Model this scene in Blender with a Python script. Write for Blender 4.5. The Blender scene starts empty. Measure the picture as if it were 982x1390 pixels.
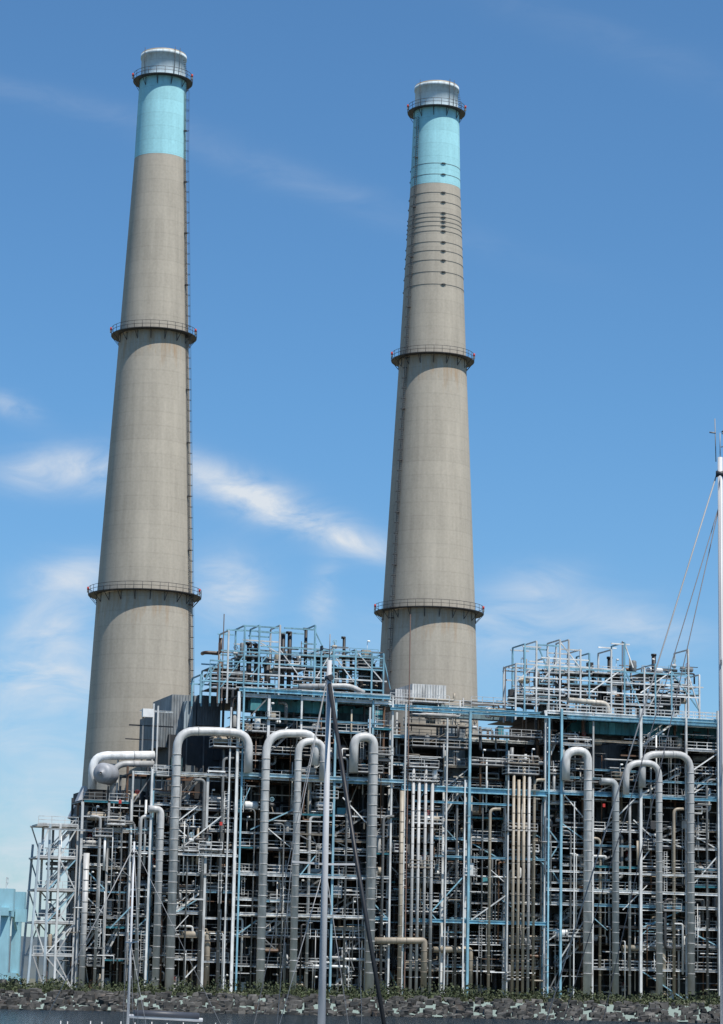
import bpy, math, random
import numpy as np
from mathutils import Vector, Matrix
random.seed(7)
R=random.random
def rr(a,b): return a+(b-a)*random.random()
scene=bpy.context.scene
scene.view_settings.view_transform='Standard'
scene.view_settings.look='None'
scene.view_settings.exposure=0

# ------------------------------------------------------------------ camera
F=3490.0; TH=math.atan(0.1834); ROLL=0.02; CZ=3.0
cam=bpy.data.cameras.new("camera"); camo=bpy.data.objects.new("camera",cam)
scene.collection.objects.link(camo); scene.camera=camo
cam.sensor_fit='VERTICAL'; cam.sensor_height=24; cam.sensor_width=24*723/1024
cam.lens=24*F/1390; cam.clip_end=30000; cam.clip_start=0.5
rv=Vector((1,0,0)); uv=Vector((0,-math.sin(TH),math.cos(TH))); bv=rv.cross(uv)
r2=rv*math.cos(ROLL)+uv*math.sin(ROLL); u2=uv*math.cos(ROLL)-rv*math.sin(ROLL)
m=Matrix((r2,u2,bv)).transposed().to_4x4(); m.translation=Vector((0,0,CZ)); camo.matrix_world=m

# ------------------------------------------------------------------ materials
def newmat(name):
    mt=bpy.data.materials.new(name); mt.use_nodes=True
    nt=mt.node_tree; return mt,nt,nt.nodes["Principled BSDF"]
def N(nt,t,**k):
    n=nt.nodes.new(t)
    for a,b in k.items(): setattr(n,a,b)
    return n
def noise(nt,vec,scale,detail=4,rough=.55):
    n=N(nt,'ShaderNodeTexNoise'); n.inputs['Scale'].default_value=scale
    n.inputs['Detail'].default_value=detail; n.inputs['Roughness'].default_value=rough
    if vec is not None: nt.links.new(vec,n.inputs['Vector'])
    return n.outputs['Fac']
def mapr(nt,v,a,b,c,d):
    n=N(nt,'ShaderNodeMapRange'); nt.links.new(v,n.inputs[0])
    for i,x in zip((1,2,3,4),(a,b,c,d)): n.inputs[i].default_value=x
    return n.outputs[0]
def mth(nt,op,a,b=None,c=None,clamp=False):
    n=N(nt,'ShaderNodeMath',operation=op); n.use_clamp=clamp
    for i,x in enumerate((a,b,c)):
        if x is None: continue
        if isinstance(x,(int,float)): n.inputs[i].default_value=x
        else: nt.links.new(x,n.inputs[i])
    return n.outputs[0]
def mixc(nt,f,a,b,mode='MIX'):
    n=N(nt,'ShaderNodeMix',data_type='RGBA',blend_type=mode)
    def s(sock,x):
        if isinstance(x,(int,float)): sock.default_value=x
        elif isinstance(x,tuple): sock.default_value=(*x,1)[:4]
        else: nt.links.new(x,sock)
    s(n.inputs[0],f); s(n.inputs[6],a); s(n.inputs[7],b)
    return n.outputs[2]
def mapping(nt,vec,sc):
    n=N(nt,'ShaderNodeMapping'); nt.links.new(vec,n.inputs[0]); n.inputs['Scale'].default_value=sc
    return n.outputs[0]
def objc(nt): return N(nt,'ShaderNodeTexCoord').outputs['Object']

def attrmat(name,rough=.55,metal=0.0,rust=.25,lo=.65):
    mt,nt,b=newmat(name); at=N(nt,'ShaderNodeAttribute',attribute_name='Col'); o=objc(nt)
    n1=noise(nt,mapping(nt,o,(1,1,.35)),1.1,2,.65)
    k=mapr(nt,n1,.3,.7,lo,1.12)
    g=N(nt,'ShaderNodeCombineColor')
    for i in range(3): nt.links.new(k,g.inputs[i])
    c=mixc(nt,1.0,at.outputs['Color'],g.outputs[0],'MULTIPLY')
    n2=noise(nt,mapping(nt,o,(1,1,.5)),.9,3,.7)
    f=mapr(nt,n2,.56,.72,0,rust)
    c=mixc(nt,f,c,(.13,.075,.045))
    nt.links.new(c,b.inputs['Base Color'])
    b.inputs['Roughness'].default_value=rough; b.inputs['Metallic'].default_value=metal
    return mt
M_steel=attrmat("painted_steel",.55,0,.45)
M_pipe=attrmat("insulated_pipe_cladding",.45,0,.25,.72)
M_wall=attrmat("casing_panels",.7,0,.35,.55)
M_plain=attrmat("weathered_paint",.5,0,.12,.85)

def concrete(name,tint,dark=1.0,stains=(),blot=1.0):
    mt,nt,b=newmat(name); o=objc(nt)
    sx=N(nt,'ShaderNodeSeparateXYZ'); nt.links.new(o,sx.inputs[0]); z=sx.outputs[2]
    big=noise(nt,mapping(nt,o,(.25,.25,.06)),1,4,.6)
    stre=noise(nt,mapping(nt,o,(1.6,1.6,.05)),1,4,.6)
    fine=noise(nt,o,2.5,4,.7)
    k=mth(nt,'ADD',mth(nt,'ADD',mapr(nt,big,.3,.7,-.10*blot,.10*blot),mapr(nt,stre,.3,.7,-.08,.07)),mapr(nt,fine,.3,.7,-.08,.08))
    fr=mth(nt,'FRACT',mth(nt,'DIVIDE',z,2.3))
    fl=mth(nt,'FLOOR',mth(nt,'DIVIDE',z,2.3))
    wn=N(nt,'ShaderNodeTexWhiteNoise',noise_dimensions='1D'); nt.links.new(fl,wn.inputs['W'])
    joint=mapr(nt,mth(nt,'ABSOLUTE',mth(nt,'SUBTRACT',fr,.5)),.44,.5,0,-.10)
    band=mapr(nt,wn.outputs[0],0,1,-.04,.04)
    k=mth(nt,'ADD',mth(nt,'ADD',k,mth(nt,'ADD',joint,band)),dark)
    g=N(nt,'ShaderNodeCombineColor')
    for i in range(3): nt.links.new(k,g.inputs[i])
    c=mixc(nt,1.0,tint,g.outputs[0],'MULTIPLY')
    for (zt,ln,col,amt) in stains:
        msk=mth(nt,'MULTIPLY',mapr(nt,z,zt-ln,zt,0,1),mth(nt,'LESS_THAN',z,zt+1.5))
        s=noise(nt,mapping(nt,o,(.8,.8,.10)),1.3,4,.7)
        th=mth(nt,'SUBTRACT',.76,mth(nt,'MULTIPLY',msk,.36))
        f=mth(nt,'MULTIPLY',mth(nt,'MULTIPLY',mth(nt,'SUBTRACT',s,th),4,clamp=True),amt,clamp=True)
        f=mth(nt,'MULTIPLY',f,mth(nt,'POWER',msk,.6))
        c=mixc(nt,f,c,col)
    nt.links.new(c,b.inputs['Base Color']); b.inputs['Roughness'].default_value=.88
    return mt
rust=(.36,.22,.11)
st=[(104.0,9,rust,.75),(61.5,8,rust,.7)]
M_conc=concrete("stack_concrete",(.425,.378,.305),1.0,st)
M_blue=concrete("aqua_stack_paint",(.36,.69,.74),1.0,[(149.0,4,(.2,.3,.3),.3)],.5)
M_white=concrete("pale_stack_cap_paint",(.66,.76,.79),1.0,[(153.6,3,(.25,.2,.15),.6)])

# ------------------------------------------------------------------ mesh builder
class MB:
    def __init__(s): s.v=[]; s.f=[]; s.c=[]; s.s=[]
    def add(s,vs,fs,col,smooth=False,jit=.12):
        o=len(s.v); s.v.extend(vs); k=1+rr(-jit,jit); c=(col[0]*k,col[1]*k,col[2]*k,1)
        for f in fs: s.f.append([i+o for i in f]); s.c.append(c); s.s.append(smooth)
    def box(s,a,b,col,jit=.12):
        x0,y0,z0=a; x1,y1,z1=b
        vs=[(x0,y0,z0),(x1,y0,z0),(x1,y1,z0),(x0,y1,z0),(x0,y0,z1),(x1,y0,z1),(x1,y1,z1),(x0,y1,z1)]
        s.add(vs,[(0,3,2,1),(4,5,6,7),(0,1,5,4),(1,2,6,5),(2,3,7,6),(3,0,4,7)],col,jit=jit)
    def beam(s,a,b,w,col,h=None,jit=.12,I=False):
        a=Vector(a); b=Vector(b); h=h or w; d=b-a
        if d.length<1e-4: return
        d.normalize(); up=Vector((0,0,1)) if abs(d.z)<.95 else Vector((0,1,0))
        x=d.cross(up).normalized(); y=x.cross(d).normalized()
        def bx(x0,x1,y0,y1):
            vs=[]
            for p in (a,b):
                for q,t in ((x0,y0),(x1,y0),(x1,y1),(x0,y1)): vs.append(tuple(p+x*q+y*t))
            s.add(vs,[(0,1,2,3),(7,6,5,4),(0,4,5,1),(1,5,6,2),(2,6,7,3),(3,7,4,0)],col,jit=jit)
        if I:
            t=h*.16
            bx(-w/2,w/2,h/2-t,h/2); bx(-w/2,w/2,-h/2,-h/2+t); bx(-w*.1,w*.1,-h/2+t,h/2-t)
        else: bx(-w/2,w/2,-h/2,h/2)
    def tube(s,pts,r,col,n=10,caps=True,jit=.12,closed=False,r1=None):
        P=[Vector(p) for p in pts]; m_=len(P)
        if m_<2: return
        T=[]
        for i in range(m_):
            if closed: t=P[(i+1)%m_]-P[i-1]
            elif i==0: t=P[1]-P[0]
            elif i==m_-1: t=P[-1]-P[-2]
            else: t=(P[i+1]-P[i]).normalized()+(P[i]-P[i-1]).normalized()
            if t.length<1e-9: t=Vector((0,0,1))
            T.append(t.normalized())
        up=Vector((0,0,1)) if abs(T[0].z)<.9 else Vector((0,1,0))
        x=T[0].cross(up).normalized(); vs=[]
        for i in range(m_):
            x=(x-T[i]*x.dot(T[i])); x.normalize(); y=T[i].cross(x)
            rad=r if r1 is None else r+(r1-r)*i/(m_-1)
            for k in range(n):
                a=2*math.pi*k/n; vs.append(tuple(P[i]+x*(math.cos(a)*rad)+y*(math.sin(a)*rad)))
        fs=[]
        for i in range(m_ if closed else m_-1):
            j=(i+1)%m_
            for k in range(n):
                k2=(k+1)%n; fs.append((i*n+k,i*n+k2,j*n+k2,j*n+k))
        o=len(s.v); s.add(vs,fs,col,True,jit)
        if caps and not closed:
            c=s.c[-1]
            s.f.append([o+k for k in range(n)][::-1]); s.c.append(c); s.s.append(False)
            s.f.append([o+(m_-1)*n+k for k in range(n)]); s.c.append(c); s.s.append(False)
    def pipe(s,pts,r,col,bend=None,n=10,rings=0,ringcol=None):
        P=[Vector(p) for p in pts]; bend=bend or r*2.2
        Q=fillet(P,bend); s.tube(Q,r,col,n)
        if rings:
            for a,b in zip(P[:-1],P[1:]):
                L=(b-a).length; k=int(L/rings); d=(b-a).normalized()
                for i in range(1,k):
                    p=a+d*(i*rings)
                    if min((p-a).length,(p-b).length)<bend: continue
                    s.tube([p-d*.06,p+d*.06],r*1.09,ringcol or col,n)
    def lathe(s,c,prof,col,n=32,smooth=True,jit=.05,arc=None):
        vs=[];fs=[]
        for (r,z) in prof:
            for k in range(n):
                a=2*math.pi*k/n; vs.append((c[0]+r*math.cos(a),c[1]+r*math.sin(a),c[2]+z))
        for i in range(len(prof)-1):
            for k in range(n):
                k2=(k+1)%n; fs.append((i*n+k,i*n+k2,(i+1)*n+k2,(i+1)*n+k))
        s.add(vs,fs,col,smooth,jit)
    def tank(s,a,b,r,col,n=14):
        a=Vector(a); b=Vector(b); d=(b-a).normalized()
        pts=[a-d*r*.5,a-d*r*.42,a-d*r*.25,a,b,b+d*r*.25,b+d*r*.42,b+d*r*.5]
        P=pts; rad=[r*.1,r*.55,r*.87,r,r,r*.87,r*.55,r*.1]
        up=Vector((0,0,1)) if abs(d.z)<.9 else Vector((0,1,0)); x=d.cross(up).normalized(); y=d.cross(x); vs=[];fs=[]
        for p,q in zip(P,rad):
            for k in range(n):
                t=2*math.pi*k/n; vs.append(tuple(p+x*math.cos(t)*q+y*math.sin(t)*q))
        for i in range(len(P)-1):
            for k in range(n):
                k2=(k+1)%n; fs.append((i*n+k,i*n+k2,(i+1)*n+k2,(i+1)*n+k))
        fs.append(tuple(range(n))); fs.append(tuple((len(P)-1)*n+k for k in range(n)))
        s.add(vs,fs,col,True)
    def obj(s,name,mat,parent=None):
        me=bpy.data.meshes.new(name); me.from_pydata([tuple(v) for v in s.v],[],s.f)
        at=me.color_attributes.new("Col",'FLOAT_COLOR','CORNER')
        cnt=np.array([len(f) for f in s.f]); arr=np.repeat(np.array(s.c,dtype=np.float32),cnt,axis=0)
        at.data.foreach_set("color",arr.ravel())
        me.polygons.foreach_set("use_smooth",s.s); me.materials.append(mat); me.update()
        o=bpy.data.objects.new(name,me); scene.collection.objects.link(o)
        if parent: o.parent=parent
        return o
def fillet(P,r,seg=6):
    if len(P)<3: return P
    out=[P[0]]
    for i in range(1,len(P)-1):
        a,p,b=P[i-1],P[i],P[i+1]; d1=(p-a); d2=(b-p); l1,l2=d1.length,d2.length
        d1=d1/l1; d2=d2/l2; t=min(r,l1*.48,l2*.48); s=p-d1*t; e=p+d2*t
        for k in range(seg+1):
            q=k/seg; out.append(s*(1-q)**2+p*2*q*(1-q)+e*q*q)
    out.append(P[-1]); return out
def empty(name,loc=(0,0,0),rz=0):
    e=bpy.data.objects.new(name,None); scene.collection.objects.link(e); e.location=loc; e.rotation_euler[2]=rz; e.empty_display_size=.5
    return e

# palette
SIL=(.46,.455,.44); TAN=(.38,.325,.25); LG=(.62,.63,.62); LB=(.25,.44,.53); TQ=(.08,.31,.36)
DG=(.05,.05,.053); BK=(.018,.018,.02); RU=(.15,.08,.045); MG=(.20,.205,.205); WH=(.80,.80,.78)

# ================================================================== SMOKESTACKS
PROF=[(1.5,9.9),(41,8.4),(64,7.52),(81.6,6.7),(105.8,5.55),(124.3,4.72),(135.5,4.2),(149.2,3.84)]
def rad(z):
    for (a,ra),(b,rb) in zip(PROF[:-1],PROF[1:]):
        if z<=b: return ra+(rb-ra)*(z-a)/(b-a)
    return 3.66
def smokestack(X,Y,ladder_ang,bands,zs_=.992):
    e=empty("smokestack",(X,Y,0)); e.scale=(1,1,zs_)
    n=96
    zs=sorted(set([1.5+i*4.466 for i in range(31)]+[135.5])); zs=[z for z in zs if z<=135.5]
    def rs(z): return (rad(z-4)+2*rad(z)+rad(z+4))/4 if 6<z<130 else rad(z)
    b=MB(); b.lathe((0,0,0),[(rs(z),z) for z in zs],(1,1,1),n); b.obj("concrete_shaft",M_conc,e)
    b=MB(); b.lathe((0,0,0),[(rad(135.5)+.012,135.48),(rad(135.5)+.012,135.6),(rad(142)+.012,142),(3.84,149.2),(3.84,149.35),(3.66,149.36)],(1,1,1),n); b.obj("aqua_band",M_blue,e)
    b=MB(); b.lathe((0,0,0),[(3.66,149.3),(3.64,152.9),(3.78,152.92),(3.78,153.5),(3.35,153.5),(3.3,147)],(1,1,1),n); b.obj("cap",M_white,e)
    b=MB(); b.lathe((0,0,0),[(3.3,147),(.01,147)],BK,n)
    b.lathe((0,0,0),[(3.70,153.5),(3.70,153.72),(3.36,153.72),(3.36,153.5)],(.34,.28,.19),n)
    b.obj("flue_liner",M_plain,e)
    g=MB(); dk=(.055,.05,.05)
    for zf,w in ((149.0,1.0),(105.6,1.3),(63.0,1.35)):
        r0=rad(zf)+.02; r1=r0+w
        g.lathe((0,0,zf),[(r0,-.05),(r1,-.05),(r1,.05),(r0,.05),(r0,-.05)],dk,72,False)
        k=int(2*math.pi*r1/1.35)
        for i in range(k):
            a=2*math.pi*i/k; c,s=math.cos(a),math.sin(a)
            g.tube([(c*r1,s*r1,zf),(c*r1,s*r1,zf+1.15)],.04,dk,5)
            if i%2==0:
                g.beam((c*(rad(zf-1.4)+.0),s*(rad(zf-1.4)),zf-1.5),(c*(r1-.1),s*(r1-.1),zf-.1),.08,dk)
                g.beam((c*(r0+.05),s*(r0+.05),zf-.1),(c*(rad(zf-1.4)+.05),s*(rad(zf-1.4)+.05),zf-1.5),.08,dk)
        for h in (.6,1.15):
            g.tube([(math.cos(2*math.pi*i/64)*r1,math.sin(2*math.pi*i/64)*r1,zf+h) for i in range(64)],.04,dk,5,closed=True)
        for a in (-2.9,-.25):
            c,s=math.cos(a),math.sin(a); q=r1+.12
            g.box((c*q-.15,s*q-.15,zf+.2),(c*q+.15,s*q+.15,zf+.6),MG)
            g.tube([(c*q,s*q,zf+.6),(c*q,s*q,zf+1.1)],.17,(.5,.03,.02),8)
    c,s=math.cos(ladder_ang),math.sin(ladder_ang); t=Vector((-s,c,0)); n_=Vector((c,s,0))
    z=2.0; prev=None
    while z<149:
        q=n_*(rad(z)+.22)+Vector((0,0,z))
        if prev:
            for sd in (-.24,.24): g.beam(prev+t*sd,q+t*sd,.07,dk)
            for sd in (-.3,0,.3): g.beam(prev+t*sd+n_*.55,q+t*sd+n_*.55,.03,dk)
        g.tube([q-t*.34,q-t*.34+n_*.4,q+n_*.6,q+t*.34+n_*.4,q+t*.34],.035,dk,4)
        for k in range(5): g.beam(q+Vector((0,0,k*.35))-t*.24,q+Vector((0,0,k*.35))+t*.24,.035,dk)
        if int(z/1.75)%5==0: g.box(tuple(q-Vector((.25,.25,.08))),tuple(q+Vector((.25,.25,.08))),dk)
        prev=q; z+=1.75
    for a in (-1.0,-.75,-2.4):
        c,s=math.cos(a),math.sin(a)
        g.tube([(c*3.75,s*3.75,149.3),(c*3.9,s*3.9,151.6),(c*3.9,s*3.9,154.1)],.045,dk,5)
    for i in range(10):
        a=-.35-i*.03; g.tube([(4.1*math.cos(a),4.1*math.sin(a),149.4+.3*i),(4.1*math.cos(a)+.4,4.1*math.sin(a),149.4+.3*i)],.05,dk,4)
    g.obj("galleries_and_ladder",M_plain,e)
    # clamped tension bands around the shaft
    if bands:
        h=MB()
        for zb in bands:
            r_=rad(zb)+.04
            h.lathe((0,0,zb),[(r_-.05,-.04),(r_,-.04),(r_,.04),(r_-.05,.04)],(.13,.125,.11),72,False)
            for a in (-1.28,-1.28+2.1,-1.28-2.1):
                c,s=math.cos(a),math.sin(a); tt=Vector((-s,c,0)); p=Vector((c,s,0))*(r_+.08)+Vector((0,0,zb))
                h.beam(p-tt*.24,p+tt*.24,.2,(.035,.035,.035))
                h.beam(p-tt*.45,p+tt*.45,.08,(.035,.035,.035))
        h.obj("tension_bands",M_plain,e)
    return e
smokestack(-34.0,402.6,math.radians(-20),None)
bp=[222,237,262,275,290,296,302,308,315,330,342,355,371,388]
bands=[]
for p in bp:
    q=(695-p+2)/F; bands.append(3+414.8*(q+.1834)/(1-q*.1834))
smokestack(11.3,414.8,math.radians(-90-50),bands,.991)

# ================================================================== POWER PLANT
P0=(-16.5,370.0)
plant=empty("power_plant",(P0[0],P0[1],0),math.radians(18))
# elevation-drawing helper: drawing units (approx 9.4 per metre) -> metres along the facade / above datum
def W(a,b,v=0):
    H=1332+.02*(a-320)
    hb=H-b; ab=a-.02*hb+(a-491)*.00005*hb
    t=(ab-478)/3548
    u=(t*(370+.951*v)+16.5+.309*v)/(.951-.309*t)
    Y=370+.309*u+.951*v
    return (u,v,3+hb/9.57*Y/370)
def U(a,v=0): return W(a,1150,v)[0]
def Zp(b,a=320,v=0): return W(a,b,v)[2]
G=1.5
LV=[5.5,9.5,12.3,15.2,18.2,21.2,24.3,27.2,31.8,35.6,39.3,43.6]

steel=MB(); rails=MB(); pipes=MB(); wall=MB(); deck=MB(); equip=MB(); top=MB()

def handrail(a,b,col=None,h=1.1,mb=None):
    mb=mb or rails
    col=col or random.choice([LG,LG,MG,WH,SIL]); a=Vector(a); b=Vector(b); L=(b-a).length
    k=max(1,int(L/1.6)); up=Vector((0,0,h))
    for i in range(k+1):
        p=a+(b-a)*(i/k); mb.beam(p,p+up,.07,col)
    for q in (1,.55): mb.beam(a+up*q,b+up*q,.07,col)
    mb.beam(a+Vector((0,0,.1)),b+Vector((0,0,.1)),.03,col,h=.14)
def ladder(u,v,z0,z1,col=LG):
    for s in (-.22,.22): rails.beam((u+s,v,z0),(u+s,v,z1),.07,col)
    z=z0
    while z<z1: rails.beam((u-.22,v,z),(u+.22,v,z),.04,col); z+=.35
    z=z0+2.2
    while z<z1: rails.tube([(u-.35,v,z),(u-.35,v-.5,z),(u,v-.7,z),(u+.35,v-.5,z),(u+.35,v,z)],.03,col,4); z+=1.0
def stair(u0,u1,v,z0,z1,col=LG):
    for dv in (0,.8):
        rails.beam((u0,v+dv,z0),(u1,v+dv,z1),.1,col,h=.25)
        rails.beam((u0,v+dv,z0+1),(u1,v+dv,z1+1),.07,col)
        for i in range(5):
            q=i/4; p=Vector((u0+(u1-u0)*q,v+dv,z0+(z1-z0)*q)); rails.beam(p,p+Vector((0,0,1)),.06,col)
    k=int(abs(z1-z0)/.25)
    for i in range(k):
        q=i/k; x=u0+(u1-u0)*q; z=z0+(z1-z0)*q; rails.box((x-.13,v,z),(x+.13,v+.8,z+.04),MG)
def wheel(c,r,col):
    equip.tube([(c[0]+r*math.cos(t*math.pi/5),c[1],c[2]+r*math.sin(t*math.pi/5)) for t in range(10)],.04,col,4,closed=True)
    equip.beam((c[0]-r,c[1],c[2]),(c[0]+r,c[1],c[2]),.04,col); equip.beam((c[0],c[1],c[2]-r),(c[0],c[1],c[2]+r),.04,col)
def clutter(u0,u1,z0,z1,v0,v1,dens=1.0):
    k=int(dens*rr(4,9))
    for _ in range(k):
        t=R(); pc=random.choice([SIL,SIL,LG,TAN,TAN,MG,MG,DG,WH,LG,RU,DG])
        def depth_shade(v):  # interior shade painted in: colour darkens the deeper the piece sits
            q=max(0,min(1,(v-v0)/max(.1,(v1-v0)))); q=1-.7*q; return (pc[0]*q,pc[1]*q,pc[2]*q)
        if t<.27:
            z=rr(z0+.5,z1-.3); v=rr(v0,v1); a=rr(u0,u0+(u1-u0)*.5); b=rr(a+1,u1+1.5); r=random.choice([.06,.08,.1,.14,.2,.28])
            pts=[(a,v+rr(.5,2),z),(a,v,z),(b,v,z)]
            if R()<.6: pts.append((b,v,z+random.choice([-1,1])*rr(1,2.5)))
            pipes.pipe(pts,r,depth_shade(v),n=7)
        elif t<.52:
            u=rr(u0,u1); v=rr(v0,v1); a=rr(z0,z1); r=random.choice([.06,.08,.1,.14,.18,.26]); L=rr(2,8)
            lo=max(G,a-L)
            pts=[(u,v,lo),(u,v,a)]
            if R()<.6: pts.append((u+random.choice([-1,1])*rr(.8,2.5),v,a))
            if R()<.3: pts.insert(0,(u+random.choice([-1,1])*rr(.8,2.5),v,lo))
            pipes.pipe(pts,r,depth_shade(v),n=7)
        elif t<.60:
            u=rr(u0,u1); v=rr(v0,v1*.5+v0*.5); z=z0+rr(.7,1.6)
            equip.tank((u-.25,v,z),(u+.25,v,z),.28,pc,8); equip.tube([(u,v,z),(u,v,z+.8)],.07,pc,6); wheel((u,v-.1,z+.8),.3,random.choice([RU,(.3,.03,.02),DG,LB]))
        elif t<.67:
            u=rr(u0,u1-1); v=rr(v0,v1); equip.box((u,v,z0+.1),(u+rr(.5,1.6),v+rr(.4,1),z0+rr(.9,2.1)),random.choice([MG,LG,DG,DG,TQ,TAN]))
        elif t<.73:
            u=rr(u0,u1-2); v=rr(v0+.5,v1); L=rr(1,2.5); r=rr(.35,.7); equip.tank((u,v,z0+r+.4),(u+L,v,z0+r+.4),r,random.choice([SIL,LG,TAN,MG]))
        elif t<.78:
            u=rr(u0,u1); v=rr(v0,v1); r=rr(.3,.6); equip.tank((u,v,z0+.5),(u,v,z0+rr(1.5,2.4)),r,random.choice([SIL,LG,TAN,MG]))
        elif t<.90:
            v=rr(v0,v1)
            if R()<.5: steel.beam((rr(u0,u1),v,z0),(rr(u0,u1),v,z1),.12,depth_shade(v))
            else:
                z=rr(z0,z1); steel.beam((u0,v,z),(u1,v,z),.13,depth_shade(v))
        elif t<.95:
            z=rr(z0+1,z1); v=rr(v0,v1); steel.box((u0,v,z),(u1,v+.5,z+.12),random.choice([SIL,MG]))
        else:
            u=rr(u0,u1-.5); v=rr(v0,v0+1); equip.tube([(u,v,z0),(u,v,z0+2.2)],.04,LG,5); equip.tank((u,v-.2,z0+2.3),(u+.3,v-.2,z0+2.3),.14,WH,8)

def section(cols,ztop,v0,vd,dens=1.0,strong=(),bcol=None,rail=.75,skip=0.0,wob=.9):
    vs=[v0,v0+vd*.45,v0+vd]
    lv=[]
    for z in LV:
        if z<=ztop+.1: lv.append(z if any(abs(z-s)<.3 for s in strong) else z+rr(-wob,wob)*.6)
    for i,u in enumerate(cols):
        for j,v in enumerate(vs):
            c=random.choice([LG,WH,LG,SIL,LB,LB]) if j==0 else random.choice([MG,DG,RU,DG])  # back rows take darker colours, painting interior shade into the steel
            w=rr(.24,.38) if j==0 else .3
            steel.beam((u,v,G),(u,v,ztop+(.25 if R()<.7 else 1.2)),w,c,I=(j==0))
    for li,z in enumerate(lv):
        zb=lv[li-1] if li else G
        for i,(a,b) in enumerate(zip(cols[:-1],cols[1:])):
            st_=any(abs(z-s)<.3 for s in strong)
            zz=z if st_ or R()<.6 else z+rr(-.9,.9)
            for j,v in enumerate(vs):
                if j==0 and R()<skip and not st_: continue
                c=(random.choice([WH,LG,LB]) if st_ else random.choice([WH,LG,MG,LB,SIL,TAN,DG,TQ])) if j==0 else random.choice([MG,DG,DG,RU])  # back-row beams darkened too, shade put into their colour
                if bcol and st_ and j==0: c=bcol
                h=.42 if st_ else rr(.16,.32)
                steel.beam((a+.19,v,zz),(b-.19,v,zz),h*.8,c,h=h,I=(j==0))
                if j==0 and R()<.35: zq=zz+rr(-1.2,-.5); steel.beam((a+.19,v+.02,zq),(b-.19,v+.02,zq),.12,random.choice([LG,MG,WH]))
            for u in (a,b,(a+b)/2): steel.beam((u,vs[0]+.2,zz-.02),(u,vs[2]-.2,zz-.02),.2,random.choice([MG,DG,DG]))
            if R()<.92:
                dv0=vs[0]+rr(.2,1.2)
                deck.box((a+.05,dv0,zz+.17),(b-.05,vs[2]-.1,zz+.23),random.choice([DG,DG,(.08,.08,.08)]))
                if R()<rail: handrail((a+.2,dv0,zz+.2),(b-.2,dv0,zz+.2))
            if R()<.2:
                c=random.choice([WH,LG,MG,LB])
                p,q=((a+.2,v0+.05,zb),(b-.2,v0+.05,zz-.2)) if R()<.5 else ((b-.2,v0+.05,zb),(a+.2,v0+.05,zz-.2))
                steel.beam(p,q,.16,c)
            if R()<.12: stair(a+.5,b-.5,v0+rr(.8,2.5),zb+.2,zz+.2,random.choice([LG,WH,MG]))
            if R()<.10: ladder(rr(a+.5,b-.5),v0+.3,zb,zz+1)
            clutter(a,b,zb,zz,v0+.5,v0+vd-1,dens*rr(.3,1.5))

C_=lambda L,v=0:[U(p,v) for p in L]
section(C_([112,148,178]),LV[7],1.0,7,.9,rail=.8)
section(C_([178,206,240,280,320]),LV[8],.3,8,.85,strong=(21.2,31.8),skip=.2)
section(C_([320,360,405,452,503,530]),LV[11],0,9,.85,strong=(12.3,18.2,31.8,43.6),skip=.2)
section(C_([553,606,637,690]),LV[8],1.5,9,.5,strong=(24.3,),skip=.35)
section(C_([690,740]),LV[8],.8,9,.8)
section(C_([740,762,805,870,932,978,1040,1100]),LV[11],0,9,.85,strong=(15.2,31.8,43.6),skip=.2)
def hb(a,b,y,v,h,c,mb=steel):
    p=W(a,y,v); q=W(b,y+.034*(b-a)*(1332-y)/382+.004*(b-a),v); z=(p[2]+q[2])/2
    mb.beam((p[0],v,z),(q[0],v,z),h*.8,c,h=h,I=True)
LB2=(.25,.50,.62)
hb(545,742,1072,-.3,.85,LB2); hb(560,742,1252,-.2,.5,LB2); hb(325,560,1054,-.4,.5,(.40,.58,.66)); hb(325,530,937,-.4,.55,LB2)
hb(530,985,966,-.4,.35,LB2); hb(770,985,975,-.4,.55,LB2); hb(440,760,955,2,.35,LB2)
hb(742,985,1080,-.4,.35,LB2); hb(325,505,1243,-.5,.38,WH); hb(325,505,1190,-.5,.3,WH); hb(742,985,1211,-.5,.4,WH); hb(180,325,1160,-.3,.35,WH)
hb(742,985,1186,-.5,.3,WH); hb(60,210,1128,.4,.25,LG); hb(560,700,1090,-.3,.3,LB2); hb(205,330,1050,-.2,.35,LG); hb(760,985,1058,-.3,.3,LB); hb(590,740,1165,-.2,.3,LB); hb(330,520,975,-.3,.25,LB)
for a,y0,w,c in ((320,938,.34,WH),(327,934,.24,LB2),(310,960,.22,LG),(637,965,.36,LB2),(631,1060,.18,WH),(762,962,.34,LB2),(745,975,.24,LB2),(870,962,.4,WH),(932,975,.3,LG),(976,965,.4,LG),(553,830,.13,(.2,.12,.09)),(549,955,.22,LG),(606,975,.22,LG),(500,960,.26,LG),(205,1045,.3,LG),(360,1060,.2,LG),(690,1020,.2,LG),(805,1075,.25,LG),(780,1090,.15,WH)):
    u=W(a,1100,-.6)[0]; steel.beam((u,-.6,G),(u,-.6,Zp(y0,a,-.6)),w,c)
for a,b,y0,y1,c in ((585,640,1240,1180,LB2),(762,800,1300,1240,LG),(250,300,1150,1110,LG),(820,868,1128,1080,LG),(930,978,1215,1160,LG),(340,400,1128,1100,LB),(640,690,1250,1215,LG)):
    p=W(a,y0,-.3); q=W(b,y1,-.3); steel.beam(p,q,.16,c)

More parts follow.
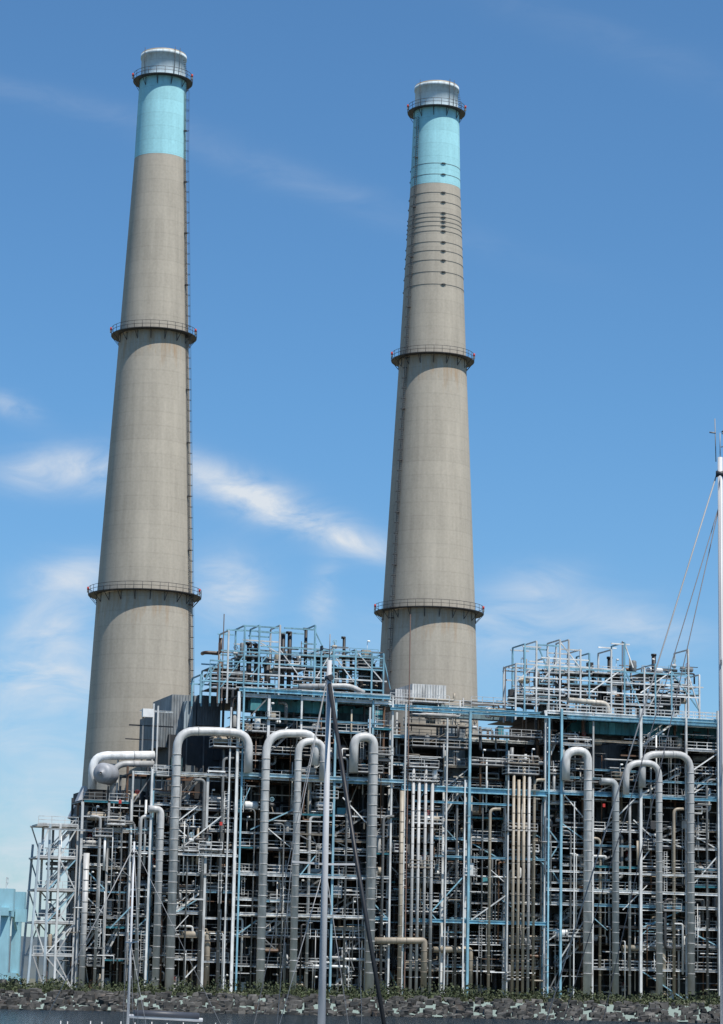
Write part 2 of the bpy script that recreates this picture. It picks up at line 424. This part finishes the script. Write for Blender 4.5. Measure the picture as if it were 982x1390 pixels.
def casing(a,b,y,v0,v1,col=(.035,.036,.04),pan=True):  # near-black colour stands in for the shade behind the frame
    u0=U(a,v0); u1=U(b,v0); z=Zp(y,(a+b)/2,v0)
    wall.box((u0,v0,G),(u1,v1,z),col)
    if pan:
        x=u0+.3
        while x<u1-2:
            w=rr(1.2,4)
            zz=G+1
            while zz<z-3:
                h=rr(1.5,4)
                if R()<.5: wall.box((x,v0-rr(.08,.5),zz),(min(x+w,u1),v0-.01,min(zz+h,z)),random.choice([(.03,.03,.033),(.06,.06,.06),(.10,.105,.11),(.08,.07,.055),(.04,.09,.10),(.16,.17,.17)]))
                zz+=h+.3
            x+=w+.4
    x=u0
    while x<u1: wall.beam((x,v0-.1,G),(x,v0-.1,z),.18,(.12,.12,.12)); x+=2.6
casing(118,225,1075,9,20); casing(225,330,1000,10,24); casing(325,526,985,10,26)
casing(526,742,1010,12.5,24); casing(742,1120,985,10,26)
for a,b,y0,y1,v,c in ((335,520,948,966,8,TQ),(350,500,970,985,7.5,(.05,.12,.14)),(775,975,980,994,8,TQ),(560,700,962,972,9,(.2,.3,.33)),(400,430,1000,1040,6,(.04,.04,.045)),(600,632,985,1060,8,(.22,.25,.27)),(800,850,1000,1060,7,(.1,.11,.12)),(340,440,950,964,3.5,TQ),(800,900,985,996,3.5,TQ)):
    p=W(a,y1,v); q=W(b,y0,v); x=p[0]
    while x<q[0]:
        w=rr(1,2.2); wall.box((x,v,p[2]),(min(x+w-.04,q[0]),v+1.5,q[2]),c,jit=.3); x+=w
def corr(a,b,y0,y1,v,c):
    p=W(a,y1,v); q=W(b,y0,v); wall.box((p[0],v,p[2]),(q[0],v+12,q[2]),c); x=p[0]
    while x<q[0]-.1: wall.beam((x,v-.03,p[2]),(x,v-.03,q[2]),.16,c); x+=.42
corr(232,300,946,1004,11,(.27,.29,.30)); corr(214,234,968,1015,11,(.2,.22,.23)); corr(250,262,952,990,9.5,(.34,.40,.43)); corr(268,300,945,985,10,(.12,.13,.14))
corr(560,606,930,952,7,(.62,.62,.60)); corr(537,560,936,956,7,(.5,.5,.5))
for a,b,y,v in ((325,530,962,0),(742,1110,975,0)):
    u0=U(a); u1=U(b); z=LV[11]+.2
    x=u0
    while x<u1:
        steel.beam((x,0,z),(x,10,z),.2,random.choice([LB,LG])); x+=2.2
    handrail((u0,.1,z),(u1,.1,z),LG); handrail((u0,9,z),(u1,9,z),LG)
    deck.box((u0,3.0,z+.1),(u1,25,z+.2),(.15,.16,.16))

def bigpipe(pts,r,v,col=SIL,bend=2.0,rings=1.5):
    P=[(U(a,v),v,Zp(b,a,v)) for a,b in pts]
    P=[(p[0],p[1],max(p[2],G)) for p in P]
    pipes.pipe(P,r,col,bend=bend,n=18,rings=rings,ringcol=(col[0]*.7,col[1]*.7,col[2]*.7))
    a,b=P[0],P[1]
    if abs(a[0]-b[0])<.1 and r>.4:
        z=5
        while z<b[2]-3:
            steel.beam((a[0]-r-.3,v+.2,z),(a[0]+r+.3,v+.2,z),.16,MG); steel.beam((a[0]-r-.2,v,z),(a[0]-r-.2,v+3,z),.14,MG); z+=rr(4,7)
SP=(.56,.555,.54)
bigpipe([(236,1350),(236,993),(292,993),(334,997),(334,1050)],.62,-1.3,SP,bend=2.6)
bigpipe([(358,1350),(358,996),(425,996),(425,1040)],.60,-1.2,SP,bend=3.0)
bigpipe([(402,1350),(402,1007),(436,1007),(436,1060)],.52,-1.6,SP,bend=2.2)
bigpipe([(505,1350),(505,1001),(478,1001),(478,1050)],.66,-1.3,SP,bend=2.4)
bigpipe([(798,1350),(798,1020),(768,1020),(768,1060)],.62,-1.3,SP,bend=2.4)
bigpipe([(938,1350),(938,1025),(872,1025),(872,1070)],.55,-1.2,SP,bend=2.6)
bigpipe([(895,1350),(895,1037),(850,1037),(850,1080)],.5,-1.5,SP,bend=2.2)
bigpipe([(836,1350),(836,1062),(815,1062)],.52,-1.1,(.42,.44,.44),bend=1.8)
bigpipe([(217,1350),(217,1100),(200,1100)],.5,-1.0,SP,bend=1.5)
bigpipe([(118,1350),(118,1160)],.42,.2); bigpipe([(205,1026),(122,1027),(122,1073)],.62,7,WH,bend=2.0,rings=3)
bigpipe([(205,1038),(150,1038),(150,1100)],.45,6,SIL); bigpipe([(940,1031),(1100,1031)],.5,6,SIL)
bigpipe([(400,931),(470,930),(490,940)],.4,4,SIL); bigpipe([(770,950),(825,955),(825,975)],.42,3,(.55,.5,.42)); bigpipe([(545,1075),(545,1350)],.3,-.8,TAN)
for a in (560,568,577,586): bigpipe([(a,1350),(a,1035+R()*30)],.2+.05*R(),-.9,random.choice([TAN,SIL,LG]),rings=2.4)
for a in (697,704,711,718): bigpipe([(a,1350),(a,1040+R()*25)],.22,-.9,random.choice([TAN,TAN,SIL]),rings=2.4)
for a,y in ((655,1075),(665,1100),(620,1080),(725,1060),(735,1090),(300,1030),(275,1060),(345,1100),(385,1120),(420,1110),(470,1030),(520,1110),(855,1090),(915,1100),(960,1060),(975,1100),(775,1130),(815,1140),(255,1120),(190,1110),(165,1120),(135,1110)):
    bigpipe([(a,1350),(a,y),(a+random.choice([-14,14]),y)],rr(.1,.24),rr(-.6,.2),random.choice([TAN,SIL,MG,MG]),bend=.8,rings=2.8)
for a,b,y,v in ((250,285,1270,1.0),(500,578,1278,-1.0),(590,640,1290,.8),(690,740,1275,1.5),(845,900,1288,.5),(455,500,1262,1.2)):
    bigpipe([(a,y),(b-8,y),(b,y),(b,1340)],rr(.35,.5),v,random.choice([TAN,(.36,.32,.25)]),bend=1.0)
for a,b,y,v in ((556,596,1043,-1.2),(556,596,1062,-1.2),(690,732,1052,-1.2),(690,732,1038,-1),(560,600,1120,-1),(690,730,1130,-1),(556,590,1180,-1.1),(830,860,1060,-1.2),(290,330,1015,-1),(480,520,1050,-1.2),(640,690,1040,0),(560,640,1015,1),(640,735,1000,2),(555,640,985,3)):
    p=W(a,y,v); q=W(b,y,v); z=(p[2]+q[2])/2
    deck.box((p[0],v,z-.1),(q[0],v+2.5,z),DG); handrail((p[0],v,z),(q[0],v,z),random.choice([LG,SIL,TAN]))
    for u in (p[0],q[0]): handrail((u,v,z),(u,v+2.4,z))
    clutter(p[0],q[0],z,z+2.2,v+.3,v+2.2,1.0)
section([U(p,4) for p in (530,553,606,640,690,742)],40.5,5,8,.8,strong=(39.3,),skip=.25,rail=.9)
# irregular foreground runs over the whole facade
for (a,b,zt) in ((112,205,28),(205,325,33),(325,530,42),(530,742,36),(742,1100,41)):
    u0,u1=U(a),U(b); L=u1-u0
    for i in range(int(L*2.1)):
        u=rr(u0,u1); z0=max(G,rr(-10,zt-5)); z1=min(zt,z0+rr(2.5,14)); v=rr(-.5,2.2)
        r=random.choice([.05,.06,.08,.08,.1,.13,.17]); c=random.choice([SIL,TAN,MG,MG,RU,DG,LG,LG,WH])
        pts=[(u,v,z0),(u,v,z1)]
        if R()<.5: pts.append((u+random.choice([-1,1])*rr(.6,2),v,z1))
        if R()<.35: pts.append((pts[-1][0],v+1.5,z1))
        pipes.pipe(pts,r,c,n=7)
    for i in range(int(L*1.4)):
        u=rr(u0,u1-2); w=rr(1.5,8); z=rr(3,zt); v=rr(-.4,2.0)
        if R()<.5: pipes.pipe([(u,v+1,z),(u,v,z),(min(u+w,u1),v,z),(min(u+w,u1),v,z+rr(-1.5,1.5))],random.choice([.05,.07,.1,.14,.22]),random.choice([SIL,TAN,MG,RU,LG]),n=7)
        else: steel.beam((u,v,z),(min(u+w,u1),v,z),rr(.1,.22),random.choice([WH,LG,MG,LB,RU,TAN]))
    for i in range(int(L*.35)):
        u=rr(u0,u1-2); w=rr(1.5,3.5); z=rr(4,zt-1); v=rr(-.9,0)
        deck.box((u,v,z-.08),(u+w,v+1.6,z),MG); handrail((u,v,z),(u+w,v,z)); handrail((u,v,z),(u,v+1.5,z))
        clutter(u,u+w,z,z+2,v+.3,v+1.5,.5)
    for i in range(int(L*.3)):
        u=rr(u0,u1); z=rr(4,zt-4); w=rr(1.5,4)*random.choice([-1,1]); steel.beam((u,-.1,z),(u+w,-.1,z+rr(2,4)),rr(.1,.16),random.choice([WH,LG,MG,LB]))
    for i in range(int(L*.25)):
        u=rr(u0,u1); z=rr(3,zt-6); ladder(u,-.2,z,z+rr(3,7),random.choice([LG,SIL,WH]))

def sc(a,y0,y1,w,c,v=4,two=True):
    p=W(a,y1,v); q=W(a,y0,v)
    top.beam((p[0],v,p[2]-1),(p[0],v,q[2]),w,c)
    if two: top.beam((p[0],v+5,p[2]-1),(p[0],v+5,q[2]),w,c); top.beam((p[0],v,q[2]),(p[0],v+5,q[2]),w*.8,c)
def sh(a,b,y,w,c,v=4,two=True):
    p=W(a,y,v); q=W(b,y,v); z=(p[2]+q[2])/2
    top.beam((p[0],v,z),(q[0],v,z),w,c)
    if two: top.beam((p[0],v+5,z),(q[0],v+5,z),w,c)
def sd(a,y0,b,y1,w,c,v=4): top.beam(W(a,y0,v),W(b,y1,v),w,c)
def blk(a,y0,y1,r,v=5,c=BK):
    p=W(a,y1,v); q=W(a,y0,v); top.tube([(p[0],v,p[2]-1),(p[0],v,q[2])],r,c,10); top.tube([(p[0],v,p[2]+.8),(p[0],v,p[2]+1.0)],r*1.5,c,10)
    top.tube([(q[0],v,q[2]-.3),(q[0],v,q[2]+.02)],r*1.25,c,10)
B=(.20,.40,.50)
for a,y0 in ((308,853),(330,846),(350,846),(378,846),(426,846),(435,880),(452,878),(482,880),(504,885),(520,886),(297,900),(285,905),(272,915)): sc(a,y0,945,.24,random.choice([B,B,LG]))
for a,b,y in ((308,330,853),(330,378,848),(330,378,868),(350,378,856),(386,426,851),(355,505,880),(300,460,886),(285,520,902),(300,525,918),(270,520,930),(440,520,890),(410,430,872)): sh(a,b,y,.2,random.choice([B,B,LG,LB2]))
for a,y0,b,y1 in ((272,932,300,893),(300,932,330,890),(350,868,378,885),(426,850,440,880),(482,880,520,925),(455,890,480,925),(520,886,530,935),(380,880,405,915),(340,918,365,885),(430,918,452,880),(285,905,272,940)): sd(a,y0,b,y1,.15,random.choice([B,LG]))
for a,y0,y1 in ((337,870,935),(347,872,935),(383,858,925),(392,855,925),(414,850,920),(466,862,935),(476,888,935),(490,895,940),(505,900,940),(350,890,935),(432,888,930),(322,895,938),(362,898,938),(400,892,938),(445,900,940),(516,905,942)): blk(a,y0,y1,rr(.22,.45))
for a,y0 in ((301,830),(295,870)): sc(a,y0,945,.12,(.2,.14,.11),two=False)
for a,y0 in ((712,872),(728,868),(745,890),(760,866),(772,866),(788,880),(830,880),(848,870),(800,885),(875,905),(890,900),(912,910),(935,880),(950,915),(700,900)): sc(a,y0,968,.24,random.choice([LG,LG,B]))
for a,b,y in ((710,735,876),(728,762,874),(760,790,880),(735,800,893),(700,850,904),(730,940,910),(700,955,925),(710,950,940),(690,900,953),(830,855,872)): sh(a,b,y,.2,random.choice([LG,LG,WH,B]))
for a,y0,b,y1 in ((728,868,745,910),(760,868,788,905),(800,940,848,905),(848,905,870,962),(870,940,912,910),(912,910,950,965),(935,915,950,965),(700,925,730,900),(735,925,760,893),(848,870,860,905),(880,962,900,925)): sd(a,y0,b,y1,.17,random.choice([LG,WH,B]))
for a,y0,y1 in ((888,886,968),(805,908,960),(815,915,960),(828,890,950),(838,912,960),(843,925,962),(920,925,960),(760,915,962),(735,920,962),(868,930,965)): blk(a,y0,y1,rr(.22,.42))
for a,y0 in ((934,878),(686,905),(845,868)): sc(a,y0,970,.12,(.2,.14,.11),two=False)
# dark machinery massed low on both roofs
for (a,b,y0,y1) in ((300,520,915,942),(735,900,935,968)):
    x=a
    while x<b:
        w=rr(6,20); yy=rr(y0-8,y1-6); p=W(x,y1+4,7); q=W(x+w,yy,7)
        top.box((p[0],6+rr(0,1.5),p[2]),(q[0],8.4,q[2]),random.choice([DG,BK,(.08,.09,.1),(.06,.10,.12),MG])); x+=w+rr(3,14)
for (a,b,ys,v0) in ((285,520,(888,905,920,933),4),(700,950,(912,928,942,955),4)):
    for y in ys:
        x=a
        while x<b-15:
            w=rr(18,45); p=W(x,y,v0); q=W(min(x+w,b),y,v0)
            if R()<.6:
                top.box((p[0],v0,p[2]-.1),(q[0],v0+rr(2,5),p[2]),(.10,.11,.12)); handrail((p[0],v0,p[2]),(q[0],v0,p[2]),random.choice([B,LG,SIL,LG]),mb=top)
            clutter(p[0],q[0],p[2],p[2]+1.4,v0+.3,v0+5,.6)
            x+=w
for x0,x1,y in ((530,610,950),(640,700,955),(610,640,960)):
    p=W(x0,y,4); q=W(x1,y,4); handrail((p[0],4,p[2]),(q[0],4,p[2]),LG)
    clutter(p[0],q[0],p[2]-2,p[2]+1,4,8,1.2)
for a,y0 in ((192,962),(206,955),(212,958),(160,1030),(148,1040)): 
    p=W(a,1040,8); q=W(a,y0,8); steel.beam((p[0],8,G),(p[0],8,q[2]),.22,random.choice([DG,LG,MG]))
hb(190,235,965,8,.25,LG); hb(175,235,985,8,.2,DG); hb(150,230,1040,8,.3,LG); hb(170,215,1004,8,.15,DG)
p=W(201,968,7.4); equip.box((p[0]-.8,7.2,p[2]-.6),(p[0]+.8,8,p[2]+.6),WH)
p=W(145,1052,5); equip.tank((p[0]-.8,4,p[2]),(p[0]+.6,6,p[2]),1.5,(.33,.34,.36),24)
p=W(106,1085,9); wall.beam((p[0]-1.0,9,p[2]-3),(p[0]+.9,9,p[2]+1.6),2.0,(.55,.57,.6),h=.6)
for a,y in ((163,1090),(820,1095),(300,1120)):
    p=W(a,y,-.3); equip.box((p[0]-.2,-.35,p[2]-.25),(p[0]+.2,-.3,p[2]+.25),(.5,.04,.03))

tu=[U(p,2) for p in (50,66,80,104)]
tz=[G,6,10.5,15,19.5,24]
for v in (1.5,6.5):
    for i,u in enumerate(tu):
        zt=24.2 if i else 21.5
        steel.beam((u-(.6 if i==0 else 0),v,G),(u+(.3 if i==0 else 0),v,zt),.3,random.choice([LG,SIL,(.42,.5,.55)]))
    for z in tz[1:]:
        steel.beam((tu[0]-.2,v,z),(tu[-1],v,z),.24,random.choice([LG,SIL]))
    for i in range(len(tz)-1):
        for (x0,x1) in ((tu[0],tu[1]),(tu[1],tu[3]),(tu[2],tu[3])):
            if R()<.75:
                a,b=(x0,x1) if R()<.5 else (x1,x0)
                steel.beam((a,v,tz[i]),(b,v,tz[i+1]),.17,random.choice([LG,SIL,LB]))
for z in tz[1:]:
    for u in tu: steel.beam((u,1.5,z),(u,6.5,z),.18,LG)
    deck.box((tu[0],1.8,z+.13),(tu[-1],6.3,z+.18),MG); handrail((tu[0],1.5,z+.15),(tu[-1],1.5,z+.15),LG)
    clutter(tu[1],tu[3]+2,z-4,z,2,6,.6)
for i in range(1,5): stair(tu[1],tu[3],2.5,tz[i]+.2,tz[i+1]+.2)

steel.obj("steel_frame",M_steel,plant); rails.obj("handrails_stairs_and_ladders",M_steel,plant); pipes.obj("pipework",M_pipe,plant)
wall.obj("boiler_casings",M_wall,plant); deck.obj("platform_decks",M_wall,plant); equip.obj("valves_tanks_and_cabinets",M_plain,plant); top.obj("rooftop_steelwork_and_vents",M_steel,plant)

# ================================================================== GROUND, WATER, HILLS
def sheet(name,x0,x1,y0,y1,z,mat):
    me=bpy.data.meshes.new(name); me.from_pydata([(x0,y0,z),(x1,y0,z),(x1,y1,z),(x0,y1,z)],[],[(0,1,2,3)]); me.materials.append(mat)
    o=bpy.data.objects.new(name,me); scene.collection.objects.link(o); return o
mt,nt,b=newmat("dry_ground"); o=objc(nt)
c=mixc(nt,mapr(nt,noise(nt,o,.08,6,.6),.4,.6,0,1),(.19,.165,.12),(.10,.11,.05)); c=mixc(nt,mapr(nt,noise(nt,o,1.5,6,.7),.45,.7,0,.6),c,(.06,.055,.04))
nt.links.new(c,b.inputs['Base Color']); b.inputs['Roughness'].default_value=.95
sheet("ground",-15000,15000,250,16000,1.5,mt)
mt,nt,b=newmat("harbor_water"); o=objc(nt)
b.inputs['Base Color'].default_value=(.006,.012,.014,1); b.inputs['Roughness'].default_value=.12; b.inputs['IOR'].default_value=1.33
bpn=N(nt,'ShaderNodeBump'); bpn.inputs['Strength'].default_value=1.0; bpn.inputs['Distance'].default_value=.5
nt.links.new(noise(nt,mapping(nt,o,(.6,1.2,1)),1.2,5,.6),bpn.inputs['Height']); nt.links.new(bpn.outputs[0],b.inputs['Normal'])
sheet("harbor_water",-3000,3000,-800,252,0,mt)
rk=MB()
for i in range(5000):
    x=rr(-130,130); t=R(); y=245+t*6; z=-.2+t*1.9; s=rr(.18,.5)
    vs=[]
    for k in range(8):
        vs.append((x+(1 if k&1 else -1)*s*rr(.4,1),y+(1 if k&2 else -1)*s*rr(.4,1),z+(1 if k&4 else -1)*s*rr(.3,.8)))
    g_=rr(.05,.15); rk.add(vs,[(0,2,3,1),(4,5,7,6),(0,1,5,4),(2,6,7,3),(0,4,6,2),(1,3,7,5)],(g_,g_*.93,g_*.82))
rk.obj("riprap_bank",M_wall)
mt,nt,b=newmat("scrub_leaves"); at=N(nt,'ShaderNodeAttribute',attribute_name='Col'); nt.links.new(at.outputs['Color'],b.inputs['Base Color']); b.inputs['Roughness'].default_value=.8
sb=MB()
for i in range(230):
    cx=rr(-80,80); cy=rr(252,262); w=rr(.8,2.8); h=rr(.5,2.0)
    for k in range(int(110*w)):
        a=rr(0,6.28); q=math.sqrt(R())*w; z=1.5+h*R()*(1-.6*(q/w)**2); p=Vector((cx+q*math.cos(a),cy+q*math.sin(a)*.6,z)); s=rr(.06,.16)
        d1=Vector((rr(-1,1),rr(-1,1),rr(-1,1))).normalized()*s; d2=Vector((rr(-1,1),rr(-1,1),rr(-1,1))).normalized()*s
        g_=rr(.5,1.3); sb.add([p-d1,p+d2,p+d1,p-d2],[(0,1,2,3)],(.06*g_,.075*g_,.03*g_))
sb.obj("shoreline_scrub",mt)
mt,nt,b=newmat("hill_scrub"); o=objc(nt)
c=mixc(nt,mapr(nt,noise(nt,o,.01,6,.6),.4,.6,0,1),(.07,.09,.10),(.10,.115,.11)); nt.links.new(c,b.inputs['Base Color']); b.inputs['Roughness'].default_value=1
vs=[];fs=[];nx=160
def hh(x): return 48+16*math.sin(x*.0021+1.0)+9*math.sin(x*.0067)+4*math.sin(x*.019+2)+2*math.sin(x*.05)
for j in range(9):
    for i in range(nx):
        x=-4000+8000*i/(nx-1); q=j/8; z=1+hh(x+q*60)*math.sin(q*math.pi/2)*(1+.05*math.sin(x*.03+j))
        vs.append((x,2700+q*600,z))
for j in range(8):
    for i in range(nx-1): fs.append((j*nx+i,j*nx+i+1,(j+1)*nx+i+1,(j+1)*nx+i))
me=bpy.data.meshes.new("hills"); me.from_pydata(vs,[],fs); me.materials.append(mt)
for p in me.polygons: p.use_smooth=True
scene.collection.objects.link(bpy.data.objects.new("hills",me))

# ================================================================== BOAT HOIST
bh=empty("boat_hoist",(-35.0,262,1.5)); q=MB(); cb=(.30,.52,.58)
for x in (0,-9):
    for y in (0,9):
        q.beam((x,y,1.2),(x,y,8.6),.9,cb); q.tube([(x-.4,y,.7),(x+.4,y,.7)],.7,BK,16)
        q.beam((x-.6,y,1.3),(x+.6,y,1.3),.5,cb)
        q.box((x-.8,y-.7,8.0),(x+.8,y+.7,10.2),cb)
    q.beam((x,-1.4,7.9),(x,10.4,7.9),.8,cb); q.beam((x,0,1.6),(x,9,1.6),.6,cb)
    q.beam((x,.4,6.4),(x,2.6,7.6),.3,cb); q.beam((x,8.6,6.4),(x,6.4,7.6),.3,cb)
q.beam((0,9,9.2),(-9,9,9.2),.9,cb)
for y in (3,6):
    for x in (-.2,-8.8): q.tube([(x,y,7.6),(x-.5*(1 if x>-1 else -1),y,3.5),(-4.5,y,2.6)],.06,DG,5)
q.box((.5,3.5,7),(1.5,5,8.3),cb); handrail((0,-.6,10.2),(0,.6,10.2),LG,mb=q)
q.obj("hoist_frame",M_plain,bh)

# ================================================================== SAILBOATS
def sailboat(x,y,rz,L,mast,mr0,mr1,mcol,jib=None,spread=(.55,),antenna=False,cap=None):
    e=empty("sailboat",(x,y,0),rz)
    h=MB(); vs=[];fs=[];ns=14
    for i in range(ns+1):
        t=i/ns; X=-L*.45+L*t; bm=L*.155*(math.sin(math.pi*min(1,.18+.82*t)**1.0)**.7 if t<1 else 0.01); sh_=.85+.45*(t-.4)**2*2
        for k,(f,zz) in enumerate(((1,sh_),(.97,.45),(.8,.0),(.35,-.35),(0,-.5),(-.35,-.35),(-.8,0),(-.97,.45),(-1,sh_))): vs.append((X+(zz*.35 if t>.9 else 0),f*bm,zz))
    for i in range(ns):
        for k in range(8): fs.append((i*9+k,(i+1)*9+k,(i+1)*9+k+1,i*9+k+1))
        fs.append((i*9+8,(i+1)*9+8,(i+1)*9,i*9))
    fs.append(tuple(range(9))); h.add(vs,fs,(.72,.72,.70),False,.02)
    h.obj("hull",M_plain,e)
    c=MB(); n=8
    pr=[(-L*.12,.85,.75,.62),(-L*.08,1.35,.7,.6),(L*.10,1.3,.6,.5),(L*.2,.95,.4,.35)]
    vs=[];fs=[]
    for X,z,w0,w1 in pr: vs+= [(X,-w0,.8),(X,-w1,z),(X,w1,z),(X,w0,.8)]
    for i in range(3):
        for k in range(3): fs.append((i*4+k,(i+1)*4+k,(i+1)*4+k+1,i*4+k+1))
    fs+=[(0,1,2,3),(15,14,13,12)]; c.add(vs,fs,(.7,.7,.68)); 
    for s in (-1,1): c.box((-L*.05,s*.62-.03,1.02),(L*.08,s*.62+.03,1.2),BK)
    c.obj("cabin",M_plain,e)
    k=MB(); mx=L*.08
    k.tube([(mx,0,1.0),(mx,0,mast*.5),(mx,0,mast)],mr0,mcol,14,r1=mr1)
    k.beam((mx,0,mast*.4),(mx-mr0-.02,0,mast*.4),.05,mcol)
    k.tube([(mx,0,1.75),(mx-L*.38,0,1.65)],.07,mcol,10); k.tube([(mx-.2,0,1.85),(mx-L*.36,0,1.78)],.12,(.06,.065,.08),10)
    top_=(mx,0,mast-.15)
    wire=(.3,.3,.3)
    k.tube([top_,(-L*.44,0,.95)],.01,wire,5)
    if jib: k.tube([(mx,0,mast*jib[1]),(L*.28,0,mast*.5+.55),(L*.5,0,1.5)],jib[0],(.02,.02,.022),8); k.tube([top_,(mx,0,mast*jib[1])],.012,wire,4)
    else: k.tube([top_,(L*.52,0,1.2)],.018,wire,5)
    for s in (-1,1):
        for sp in spread:
            k.beam((mx,0,mast*sp),(mx-.05,s*.8,mast*sp+.03),.045,mcol)
            k.tube([top_,(mx-.05,s*.8,mast*sp+.03),(mx-.1,s*L*.14,.95)],.01,wire,5)
        k.tube([(mx,0,mast*.55),(mx-.5,s*L*.14,.95)],.01,wire,5)
        for i in range(6):
            X=-L*.4+L*.8*i/5; bb=L*.15*math.sin(math.pi*min(1,.18+.82*(i/5*.8+.05)))**.7; k.tube([(X,s*bb*.92,.9),(X,s*bb*.92,1.55)],.02,SIL,5)
    k.tube([(mx,0,mast),(mx,0,mast+.6)],.012,wire,5); k.tube([(mx-.02,0,mast+.25),(mx-.4,0,mast+.32)],.012,wire,5); k.box((mx-.5,-.01,mast+.27),(mx-.38,.01,mast+.38),BK)
    if antenna:
        for a in range(3): k.tube([(mx+.1*math.cos(a*2.1),.1*math.sin(a*2.1),mast+.6),(mx+.25*math.cos(a*2.1),.25*math.sin(a*2.1),mast+.62)],.02,wire,5)
        k.tube([(mx+.1,0,mast-.1),(mx+.12,0,mast+.95)],.012,wire,5)
        for fx in (.30,.40): k.tube([(mx,0,mast*.93),(mx+L*fx,.2,1.1)],.012,(.12,.12,.13),5)
    k.tube([(mx-.1,0,mast-.4),(mx+.1,0,mast-.4)],mr1*1.3,DG,8)
    k.obj("mast_and_rigging",M_plain,e)
    return e
def px2x(a,y): return (a-491+.02*637)/3548*y
def place(a,y,rz,L,*args,**kw):
    mx=L*.08; X=px2x(a,y); sailboat(X-mx*math.cos(rz),y-mx*math.sin(rz),rz,L,*args,**kw)
place(438,58,math.radians(-64),8,10.2,.095,.055,(.46,.46,.46),jib=(.05,.95))
place(982,60,math.radians(180-12),10,15.5,.07,.06,(.62,.62,.62),spread=(.68,),antenna=True)
place(176,90,math.radians(200),7,7.7,.05,.035,(.55,.55,.55))

# ================================================================== LIGHT & SKY
EL,AZ=math.radians(60),math.radians(141)
sd_=Vector((math.sin(AZ)*math.cos(EL),math.cos(AZ)*math.cos(EL),math.sin(EL)))
sl=bpy.data.lights.new("sun",'SUN'); sl.energy=5.0; sl.angle=math.radians(.53); sl.color=(1,.955,.88)
so=bpy.data.objects.new("sun",sl); scene.collection.objects.link(so); so.rotation_euler=sd_.to_track_quat('Z','Y').to_euler(); so.location=(0,0,200)
w=bpy.data.worlds.new("World"); scene.world=w; w.use_nodes=True; nt=w.node_tree; bg=nt.nodes["Background"]
sky=N(nt,'ShaderNodeTexSky'); sky.sky_type='NISHITA'; sky.sun_disc=False; sky.sun_elevation=EL; sky.sun_rotation=AZ
sky.air_density=1.0; sky.dust_density=.3; sky.ozone_density=2.0; sky.altitude=0
STR=.1
tc=N(nt,'ShaderNodeTexCoord').outputs['Generated']; sx=N(nt,'ShaderNodeSeparateXYZ'); nt.links.new(tc,sx.inputs[0]); X,Y,Z=sx.outputs
cr=N(nt,'ShaderNodeValToRGB'); nt.links.new(Z,cr.inputs[0]); el=cr.color_ramp.elements
el[0].position=0; el[0].color=(.47,.64,.82,1); el[1].position=.38; el[1].color=(.50,.79,.98,1)
e1=el.new(.10); e1.color=(.50,.73,.93,1); e2=el.new(.22); e2.color=(.48,.77,.97,1)
skyc=mixc(nt,1.0,sky.outputs[0],cr.outputs[0],'MULTIPLY')
skyc=mixc(nt,1.0,skyc,(1.32,1.32,1.32),'MULTIPLY')
Ym=mth(nt,'MAXIMUM',Y,.05); a=mth(nt,'DIVIDE',X,Ym); b_=mth(nt,'DIVIDE',Z,Ym)
cv=N(nt,'ShaderNodeCombineXYZ'); nt.links.new(a,cv.inputs[0]); nt.links.new(b_,cv.inputs[1])
mp=N(nt,'ShaderNodeMapping'); nt.links.new(cv.outputs[0],mp.inputs[0]); mp.inputs['Rotation'].default_value=(0,0,math.radians(22)); mp.inputs['Scale'].default_value=(16,40,1)
fb=N(nt,'ShaderNodeTexNoise'); fb.inputs['Scale'].default_value=1.6; fb.inputs['Detail'].default_value=7; fb.inputs['Roughness'].default_value=.6; fb.inputs['Distortion'].default_value=.8
nt.links.new(mp.outputs[0],fb.inputs['Vector']); fb=fb.outputs['Fac']
def ell(px,py,L,Wd,ang,amp):
    sy=695-py+.02*(px-491); sxx=px-491-.02*sy; b0=(sy/F+.1834)/(1-sy/F*.1834); a0=sxx/F/(.9836-.1803*sy/F)
    c,s=math.cos(math.radians(ang)),math.sin(math.radians(ang))
    da=mth(nt,'SUBTRACT',a,a0); db=mth(nt,'SUBTRACT',b_,b0)
    p=mth(nt,'SUBTRACT',mth(nt,'MULTIPLY',da,c*F/L),mth(nt,'MULTIPLY',db,s*F/L))
    q=mth(nt,'ADD',mth(nt,'MULTIPLY',da,s*F/Wd),mth(nt,'MULTIPLY',db,c*F/Wd))
    r=mth(nt,'ADD',mth(nt,'MULTIPLY',p,p),mth(nt,'MULTIPLY',q,q))
    return mth(nt,'MULTIPLY',mth(nt,'EXPONENT',mth(nt,'MULTIPLY',r,-1)),amp)
tot=None
for e_ in ((320,662,100,26,22,1.05),(410,703,110,26,20,1.0),(485,738,70,16,14,1.0),(70,640,75,26,-3,.95),(150,640,90,30,5,.8),(100,780,60,26,-10,1.0),(70,860,55,60,30,1.0),(20,552,36,16,20,.8),(310,800,50,48,-30,1.0),(60,930,100,35,10,.8),(725,800,60,28,-12,.85),(435,815,20,60,10,.7),(700,855,190,50,0,.55),(870,850,80,30,10,.45),(420,250,260,22,18,.15),(80,135,200,18,12,.12),(250,950,400,60,0,.4),(60,1180,260,130,0,.95),(30,1010,120,30,15,.5),(850,60,250,30,20,.07)):
    v=ell(*e_); tot=v if tot is None else mth(nt,'ADD',tot,v)
dens=mth(nt,'MULTIPLY',tot,mapr(nt,fb,.30,.70,0.10,1.15))
dens=mth(nt,'MULTIPLY',dens,.75,clamp=True)
vis=mapr(nt,Y,.1,.3,0,1); dens=mth(nt,'MULTIPLY',dens,vis)
col=mixc(nt,dens,skyc,(.70/STR,.76/STR,.83/STR))
nt.links.new(col,bg.inputs[0]); bg.inputs[1].default_value=STR
